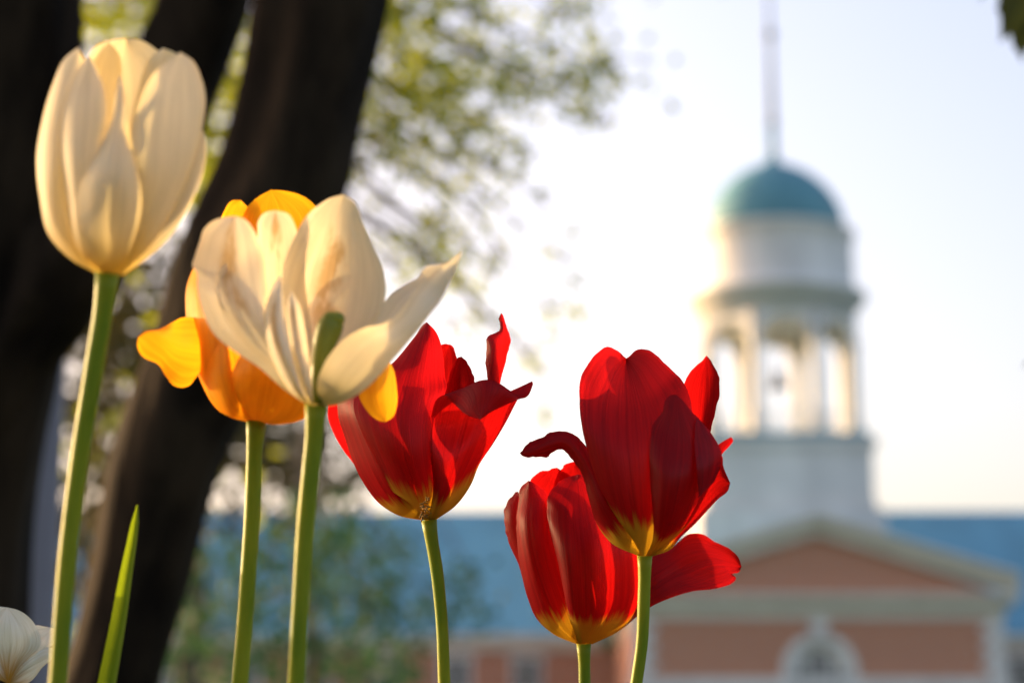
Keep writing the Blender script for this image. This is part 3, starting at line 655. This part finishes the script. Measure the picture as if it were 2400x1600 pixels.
# rear tall right petal
F.petal([(1130, 1380), (960, 1000), (925, 640), (960, 500), (1030, 335), (1085, 240), (1160, 165), (1250, 112), (1320, 94)], [(1150, 1390), (1180, 1000), (1230, 650), (1290, 350), (1320, 94)], [(1180, 1380), (1400, 1050), (1570, 760), (1580, 660), (1555, 520), (1495, 390), (1440, 260), (1385, 135), (1320, 94)], (0, -60, -60, -60, -40), (0, -160, -180, -140, -40), (0, -60, -60, -60, -40))
# rear middle petal
F.petal([(1120, 1380), (900, 1000), (820, 600), (795, 330), (800, 250), (840, 205), (905, 192)], [(1130, 1380), (960, 900), (910, 500), (905, 192)], [(1150, 1380), (1120, 900), (1060, 500), (1025, 290), (975, 210), (905, 192)], (0, -90, -110, -90, -80), (0, -150, -165, -130, -80), (0, -150, -170, -130, -80))
# left large petal
F.petal([(1110, 1390), (960, 1290), (800, 1150), (620, 1030), (530, 950), (455, 800), (424, 650), (420, 570), (396, 540), (410, 470), (440, 380), (462, 310), (530, 250), (600, 232), (655, 226)], [(1130, 1390), (980, 1200), (800, 1000), (680, 800), (620, 560), (630, 380), (655, 226)], [(1140, 1390), (1000, 1250), (880, 1050), (835, 860), (850, 700), (838, 560), (815, 420), (770, 310), (715, 245), (655, 226)], (0, 30, 40, 30, 10, -10), (0, 130, 150, 130, 60, 0), (0, 160, 170, 120, 30, -10), wob=4.5)
# small fold on it
F.petal([(1105, 1388), (900, 1150), (640, 900), (530, 720), (545, 600), (580, 530), (606, 512)], [(1110, 1388), (900, 1130), (660, 870), (560, 720), (590, 620), (606, 512)], [(1115, 1388), (920, 1130), (690, 860), (600, 740), (618, 620), (606, 512)], (0, 70, 110, 90, 70, 62), (0, 100, 135, 118, 85, 62), (0, 70, 110, 100, 75, 62), wob=1)
# front narrow petal with rolled pale edge
F.petal([(1110, 1390), (980, 1280), (890, 1120), (828, 940), (826, 850), (860, 720), (905, 620), (935, 590)], [(1120, 1390), (1010, 1250), (930, 1060), (890, 880), (900, 730), (935, 590)], [(1130, 1390), (1060, 1250), (1000, 1050), (965, 880), (950, 730), (935, 590)], (0, 130, 165, 140, 70), (0, 195, 220, 180, 70), (0, 180, 205, 165, 70))
F.petal([(1120, 1390), (1050, 1250), (1000, 1050), (975, 880), (975, 760), (1000, 680)], [(1130, 1390), (1080, 1240), (1040, 1060), (1020, 900), (1005, 780), (1000, 680)], [(1140, 1390), (1125, 1240), (1105, 1060), (1080, 900), (1050, 770), (1000, 680)], (0, 120, 140, 110, 50), (0, 155, 170, 130, 50), (0, 120, 130, 100, 50), wob=1)
# right petal reaching out, folded like a trough
F.petal([(1160, 1392), (1158, 1300), (1175, 1190), (1235, 1075), (1335, 970), (1450, 908), (1560, 885), (1640, 835), (1730, 720), (1800, 640), (1880, 560), (1960, 515), (2048, 438)], [(1180, 1396), (1290, 1375), (1440, 1292), (1600, 1130), (1750, 955), (1850, 825), (1925, 725), (1995, 575), (2048, 438)], [(1200, 1390), (1330, 1180), (1460, 900), (1540, 800), (1610, 700), (1700, 640), (1780, 596), (1820, 540), (1900, 522), (1960, 508), (2048, 438)], (0, 150, 170, 110, 30, -10), (0, 60, 90, 60, 10, -10), (0, -60, -70, -50, -30, -10), wob=4)
F.pistil([(1155, 1370, 10), (1172, 1200, 10), (1205, 1000, 0), (1240, 900, -10), (1256, 862, -10), (1262, 846, -10)], [18, 21, 28, 31, 27, 8])
bm = bmesh.new()
for a in range(3):
    q = 2.1 * a + .5; tube(bm, [F.pt(1244, 890, -10), F.pt(1256 + 26 * math.cos(q), 858, -10 + 14 * math.sin(q)), F.pt(1260 + 48 * math.cos(q), 872, -10 + 26 * math.sin(q)), F.pt(1262 + 54 * math.cos(q), 884, -10 + 30 * math.sin(q))], [r_ * F.D / FPX for r_ in (18, 19, 13, 4)], 10, 12)
link('stigma', bm, M_pist, F.root)
F.basal(2, rr)

# --- red tulip, centre
F = Flower('tulip', 'red tulip with an outward folded lip beneath the cream petal tip', 'tulip', .778, (740, 700), 2.9037, (770, 1505),
           [(1006, 1218, 40), (1010, 1250, 34), (1022, 1330, 32), (1034, 1440, 30), (1041, 1600, 31)], M_red, .01)
kw = dict(ruf=7)
F.petal([(740, 1500), (600, 1000), (620, 600), (700, 420), (790, 340), (860, 312), (905, 312)], [(760, 1500), (780, 900), (860, 500), (905, 312)], [(780, 1500), (950, 900), (980, 550), (955, 390), (935, 335), (905, 312)], (0, -110, -120, -80), (0, -170, -170, -90), (0, -140, -140, -90), **kw)
F.petal([(750, 1500), (800, 1000), (870, 680), (900, 560), (940, 450), (965, 405), (988, 393)], [(770, 1500), (900, 1000), (970, 650), (988, 393)], [(790, 1500), (1050, 1000), (1100, 700), (1082, 550), (1040, 450), (1012, 405), (988, 393)], (0, -110, -120, -70), (0, -150, -150, -80), (0, -110, -110, -70), **kw)
F.petal([(780, 1500), (1000, 1100), (1120, 750), (1172, 560), (1157, 450), (1163, 330), (1168, 255), (1215, 235), (1252, 218), (1245, 130), (1262, 97)], [(790, 1500), (1050, 1050), (1180, 720), (1200, 560), (1222, 420), (1238, 300), (1268, 215), (1262, 97)], [(800, 1500), (1100, 1050), (1230, 720), (1262, 545), (1300, 400), (1322, 250), (1302, 190), (1282, 135), (1262, 97)], (0, -80, -90, -60, -50, -60), (0, -110, -120, -25, -30, -60), (0, -60, -70, -60, -80, -60), wob=1.5, ruf=7)
F.petal([(720, 1505), (560, 1470), (430, 1390), (330, 1260), (250, 1110), (195, 1040), (130, 930), (82, 790), (90, 690)], [(730, 1500), (560, 1420), (420, 1250), (330, 1080), (240, 900), (150, 740), (90, 690)], [(740, 1500), (640, 1300), (520, 1100), (420, 900), (280, 700), (90, 690)], (0, -20, -30, -40, -40), (0, -70, -80, -80, -50), (0, -110, -120, -100, -50))
F.petal([(722, 1506), (560, 1472), (432, 1390), (330, 1262), (256, 1115), (200, 950), (150, 780), (160, 640), (230, 560)], [(735, 1502), (560, 1400), (420, 1200), (330, 980), (260, 780), (230, 560)], [(745, 1500), (600, 1340), (490, 1180), (410, 980), (350, 780), (300, 640), (230, 560)], (0, 10, 10, 0, -10), (0, 90, 120, 100, 20), (0, 130, 150, 120, 30))
F.petal([(728, 1500), (600, 1390), (495, 1270), (438, 1170), (395, 1075), (310, 900), (258, 700), (330, 560), (530, 430), (640, 300), (690, 235), (725, 180), (756, 158)], [(755, 1508), (680, 1300), (600, 1050), (570, 800), (620, 550), (700, 330), (756, 158)], [(785, 1500), (800, 1250), (790, 1050), (800, 850), (850, 700), (888, 620), (878, 520), (868, 400), (850, 300), (812, 215), (756, 158)], (0, 120, 140, 110, 30, -20), (0, 185, 205, 160, 60, -10), (0, 140, 160, 120, 30, -10), wob=3)
F.petal([(760, 1502), (785, 1380), (795, 1230), (768, 1020), (766, 930), (788, 790), (835, 672), (870, 655), (930, 705), (1040, 795), (1120, 822)], [(790, 1508), (880, 1330), (960, 1080), (1040, 800), (1110, 610), (1160, 552), (1165, 600), (1145, 720), (1120, 822)], [(830, 1495), (955, 1405), (1058, 1262), (1112, 1130), (1205, 990), (1300, 830), (1372, 690), (1450, 570), (1474, 560), (1462, 630), (1435, 668), (1380, 684), (1260, 738), (1190, 772), (1120, 822)], (0, 130, 160, 150, 170, 230), (0, 150, 150, 90, 130, 210, 230), (0, 20, 20, 20, 30, 90, 180, 230), wob=3, nv=64)
F.pistil([(770, 1480, 0), (775, 1300, 0), (780, 1150, 0)], [18, 17, 20])
# dried brown flecks where petals meet the stem
bm = bmesh.new()
for k in range(26):
    t = k / 25; p = F.pt(745 - 12 * math.sin(t * 4) + rr.gauss(0, 7) + 40 * max(0, t - .75), 1490 - 130 * t + rr.gauss(0, 4), 60 + 125 * min(1, t * 1.7))
    r = rr.uniform(.00018, .0004); tube(bm, [p, p + Vector((rr.gauss(0, .001), -.0004, rr.gauss(0, .001)))], [r, r * .5], 6, 3)
link('withered_fleck', bm, simple('dry_brown', (.32, .17, .03), .8, .6, 300), F.root)
F.basal(2, rr)

# --- lower red tulip
F = Flower('tulip', 'lower red tulip with one petal sprawled right, behind the upright red tulip', 'tulip', .80, (1160, 780), 2.0632, (430, 1500),
           [(1368, 1508, 38), (1369, 1540, 31), (1371, 1600, 30)], M_red, .02)
F.petal([(400, 1495), (250, 1200), (180, 900), (165, 760), (172, 715), (230, 668), (300, 650)], [(420, 1495), (300, 1100), (270, 850), (300, 650)], [(440, 1495), (420, 1100), (400, 850), (360, 690), (300, 650)], (0, -70, -80, -60), (0, -120, -120, -70), (0, -130, -130, -70), ruf=7)
F.petal([(420, 1495), (330, 1100), (290, 850), (300, 690), (340, 635), (385, 622)], [(430, 1495), (420, 1000), (400, 800), (385, 622)], [(450, 1495), (560, 1100), (560, 800), (470, 660), (385, 622)], (0, -110, -110, -60), (0, -140, -140, -70), (0, -120, -120, -60), ruf=7)
F.petal([(395, 1500), (285, 1455), (205, 1385), (152, 1260), (118, 1130), (62, 1000), (42, 880), (48, 838), (75, 795), (112, 768)], [(405, 1500), (300, 1400), (220, 1250), (160, 1080), (110, 900), (112, 768)], [(415, 1500), (340, 1350), (270, 1150), (210, 950), (160, 830), (112, 768)], (0, -10, -20, -20, -30), (0, 20, 20, 10, -20), (0, -20, -20, -20, -30), ruf=7)
F.petal([(392, 1502), (285, 1456), (205, 1385), (158, 1280), (122, 1120), (104, 960), (112, 830), (130, 740), (160, 714)], [(405, 1502), (310, 1400), (240, 1250), (190, 1080), (165, 900), (175, 780), (160, 714)], [(425, 1500), (380, 1350), (330, 1180), (290, 1000), (285, 850), (240, 760), (190, 728), (160, 714)], (0, 30, 40, 40, 30), (0, 90, 120, 100, 50), (0, 100, 120, 80, 40), wob=3, ruf=5)
F.petal([(398, 1500), (372, 1420), (345, 1310), (300, 1090), (264, 950), (252, 850), (256, 790), (290, 740), (345, 698), (400, 684)], [(430, 1506), (440, 1300), (430, 1050), (410, 850), (400, 684)], [(470, 1502), (560, 1460), (650, 1390), (700, 1300), (720, 1100), (680, 900), (570, 760), (480, 695), (400, 684)], (0, 130, 150, 110, 40), (0, 185, 200, 150, 60), (0, 80, 90, 70, 40), wob=3, ruf=4)
F.petal([(470, 1500), (600, 1330), (740, 1085), (860, 1032), (940, 972), (1010, 974), (1060, 1008), (1130, 1040), (1180, 1090), (1192, 1130)], [(470, 1502), (620, 1400), (760, 1230), (900, 1140), (1050, 1090), (1140, 1110), (1192, 1130)], [(470, 1504), (600, 1440), (700, 1360), (760, 1320), (850, 1280), (950, 1250), (1080, 1232), (1150, 1206), (1168, 1185), (1142, 1166), (1180, 1155), (1192, 1130)], (0, -20, -30, -20, 0, 20), (0, 10, 40, 10, 10, 10), (0, 30, 50, 50, 40, 20), wob=3.5, ruf=3)
F.petal([(420, 1500), (520, 1250), (600, 1000), (620, 800), (560, 700), (500, 660)], [(440, 1500), (600, 1200), (680, 950), (620, 760), (500, 660)], [(470, 1502), (640, 1400), (750, 1200), (740, 950), (640, 740), (500, 660)], (0, -110, -130, -90, -60), (0, -90, -110, -90, -60), (0, -10, -20, -40, -60))
F.basal(2, rr)

# --- upright red tulip in front of it
F = Flower('tulip', 'upright red tulip at right with a curled side petal and tall notched top', 'tulip', .752, (1160, 780), 2.0632, (725, 1080),
           [(1511, 1302, 38), (1511, 1330, 33), (1509, 1420, 31), (1503, 1500, 30), (1492, 1600, 30)], M_red, -.02)
F.petal([(740, 1075), (820, 700), (900, 450), (918, 240), (945, 190), (980, 152), (1026, 112)], [(750, 1075), (900, 700), (1000, 450), (1020, 280), (1026, 112)], [(760, 1075), (960, 800), (1042, 480), (1062, 400), (1086, 280), (1074, 180), (1045, 135), (1026, 112)], (0, -70, -80, -70, -60), (0, -110, -120, -100, -60), (0, -50, -60, -50, -60), ruf=6)
F.petal([(740, 1078), (900, 900), (1020, 640), (1074, 545), (1110, 520), (1142, 503)], [(750, 1078), (930, 880), (1050, 660), (1100, 560), (1142, 503)], [(760, 1078), (950, 880), (1070, 680), (1098, 585), (1135, 545), (1152, 518), (1142, 503)], (0, -60, -80, -80, -80), (0, -40, -60, -70, -80), (0, -60, -70, -80, -80), wob=1)
F.petal([(690, 1076), (560, 1012), (497, 930), (448, 780), (424, 690), (375, 615), (320, 562), (275, 580), (250, 600), (200, 598), (150, 602), (120, 580)], [(705, 1076), (590, 970), (510, 840), (450, 680), (400, 585), (335, 522), (270, 530), (200, 560), (120, 580)], [(715, 1076), (640, 920), (560, 780), (490, 640), (435, 540), (385, 492), (335, 474), (275, 480), (215, 510), (160, 534), (120, 580)], (0, 20, 20, 10, 10, 20), (0, 90, 110, 70, 40, 20), (0, 80, 90, 40, 0, 10), wob=2, ruf=8)
F.petal([(690, 1075), (620, 960), (545, 830), (480, 680), (440, 545), (412, 400), (408, 300), (422, 200), (450, 150), (490, 100), (545, 68), (595, 86), (634, 124)], [(722, 1080), (680, 850), (650, 600), (634, 350), (632, 220), (634, 124)], [(760, 1075), (840, 900), (900, 700), (945, 520), (955, 400), (916, 245), (870, 190), (820, 145), (745, 85), (690, 80), (634, 124)], (0, 90, 110, 90, 20, -10), (0, 150, 165, 130, 50, -20), (0, 80, 100, 80, 10, -10), wob=4, ruf=4)
F.petal([(735, 1078), (770, 1000), (860, 880), (950, 720), (1040, 600), (1098, 595), (1104, 640), (1138, 725)], [(745, 1080), (820, 1000), (920, 880), (1020, 740), (1090, 690), (1138, 725)], [(765, 1078), (850, 1045), (900, 985), (950, 940), (1015, 872), (1080, 802), (1128, 760), (1138, 725)], (0, 60, 90, 70, 50), (0, 50, 50, 30, 30), (0, 10, 10, 10, 30), wob=3)
F.petal([(728, 1080), (762, 1000), (765, 880), (750, 700), (751, 520), (768, 435), (815, 370), (822, 325), (850, 302), (880, 298)], [(745, 1082), (850, 900), (890, 700), (900, 500), (890, 400), (880, 298)], [(762, 1078), (930, 930), (1010, 800), (1060, 700), (1096, 640), (1098, 595), (1060, 508), (1000, 430), (950, 378), (912, 330), (880, 298)], (0, 150, 170, 160, 110, 90), (0, 175, 200, 190, 130, 90), (0, 60, 70, 90, 100, 90), wob=4, ruf=4)
# folded-over edge of that petal
F.petal([(985, 800), (975, 650), (965, 520), (968, 450), (975, 405)], [(1020, 760), (1040, 640), (1030, 540), (1000, 460), (975, 405)], [(1060, 720), (1088, 650), (1098, 592), (1062, 508), (1010, 440), (975, 405)], (170, 185, 165, 140, 112), (150, 165, 150, 135, 112), (75, 92, 108, 112, 112), wob=2, name='petal_fold', ruf=4, mat=M_red_lip)
F.basal(2, rr)

# --- small white blossom in the lower left corner
M_pansy = petal_mat('white_pansy_petal', (.78, .80, .80), (.66, .66, .58), (.7, .72, .62), (.30, .17, .02), (.4, .2, .02), patch_h=.26, jag=.3, thr=.35, rough=.5, rib=False)
F = Flower('flower', 'small white blossom with brown streaked centre in the lower left corner', 'flower', .735, (0, 1380), 5.88, (110, 1290),
           [(10, 1620, 22), (0, 1700, 20)], M_pansy, -.01)
F.petal([(100, 1290), (-60, 900), (-260, 560), (-230, 300), (-40, 240), (100, 250)], [(110, 1290), (90, 900), (80, 560), (100, 250)], [(120, 1290), (330, 1000), (560, 760), (480, 480), (330, 330), (230, 280), (100, 250)], (20, 0, -20, -30), (20, 10, 0, -30), (20, 10, 0, -30), wob=2)
F.petal([(115, 1290), (200, 900), (330, 640), (500, 495), (600, 510), (740, 540)], [(120, 1290), (300, 1000), (500, 760), (740, 540)], [(125, 1290), (400, 1000), (640, 820), (790, 700), (790, 600), (740, 540)], (10, -10, -20, -30), (10, 0, -10, -30), (10, -10, -20, -30), wob=2)
F.petal([(120, 1290), (300, 1050), (480, 900), (640, 800), (760, 830), (740, 920)], [(130, 1300), (350, 1120), (560, 1000), (740, 920)], [(130, 1310), (250, 1350), (420, 1270), (600, 1060), (690, 980), (740, 920)], (22, 14, 6, 2), (26, 22, 14, 4), (22, 14, 6, 2), wob=2)
F.petal([(110, 1300), (-200, 1150), (-400, 900), (-300, 700)], [(110, 1300), (-100, 1050), (-250, 850), (-300, 700)], [(115, 1295), (0, 1000), (-120, 760), (-300, 700)], (22, 10, 0, 0), (22, 20, 10, 0), (22, 10, 0, 0), wob=2)
F.petal([(115, 1305), (-250, 1400), (-300, 1650), (100, 1800)], [(120, 1305), (110, 1450), (100, 1620), (100, 1800)], [(125, 1305), (420, 1400), (450, 1650), (100, 1800)], (24, 20, 20, 20), (26, 34, 34, 20), (24, 20, 20, 20), wob=2)
for k, (x0, x1, y1, dd) in enumerate(((-70, -75, 1290, .742), (-130, -140, 1240, .765), (-110, -150, 1330, .725), (-150, -190, 1400, .79))):  # unseen leaves added past the left frame edge to keep sun off the blossom
    bm = bmesh.new(); rows = []
    for i in range(15):
        t = i / 14; y = 1950 + (y1 - 1950) * t; x = x0 + (x1 - x0) * t; wd = .021 * math.sin(math.pi * (.12 + .88 * t)) ** .6 * (1 + .08 * math.sin(t * 22)) if i < 14 else .001
        rows.append([bm.verts.new(at(x + 8 * q - 40 * q * q, y - 14 * abs(q), dd + wd * q)) for q in (-1, -.5, 0, .5, 1)])
    for r0, r1 in zip(rows, rows[1:]):
        for q in range(4): bm.faces.new((r0[q], r0[q + 1], r1[q + 1], r1[q]))
    link('leaf', bm, M_blade, F.root)
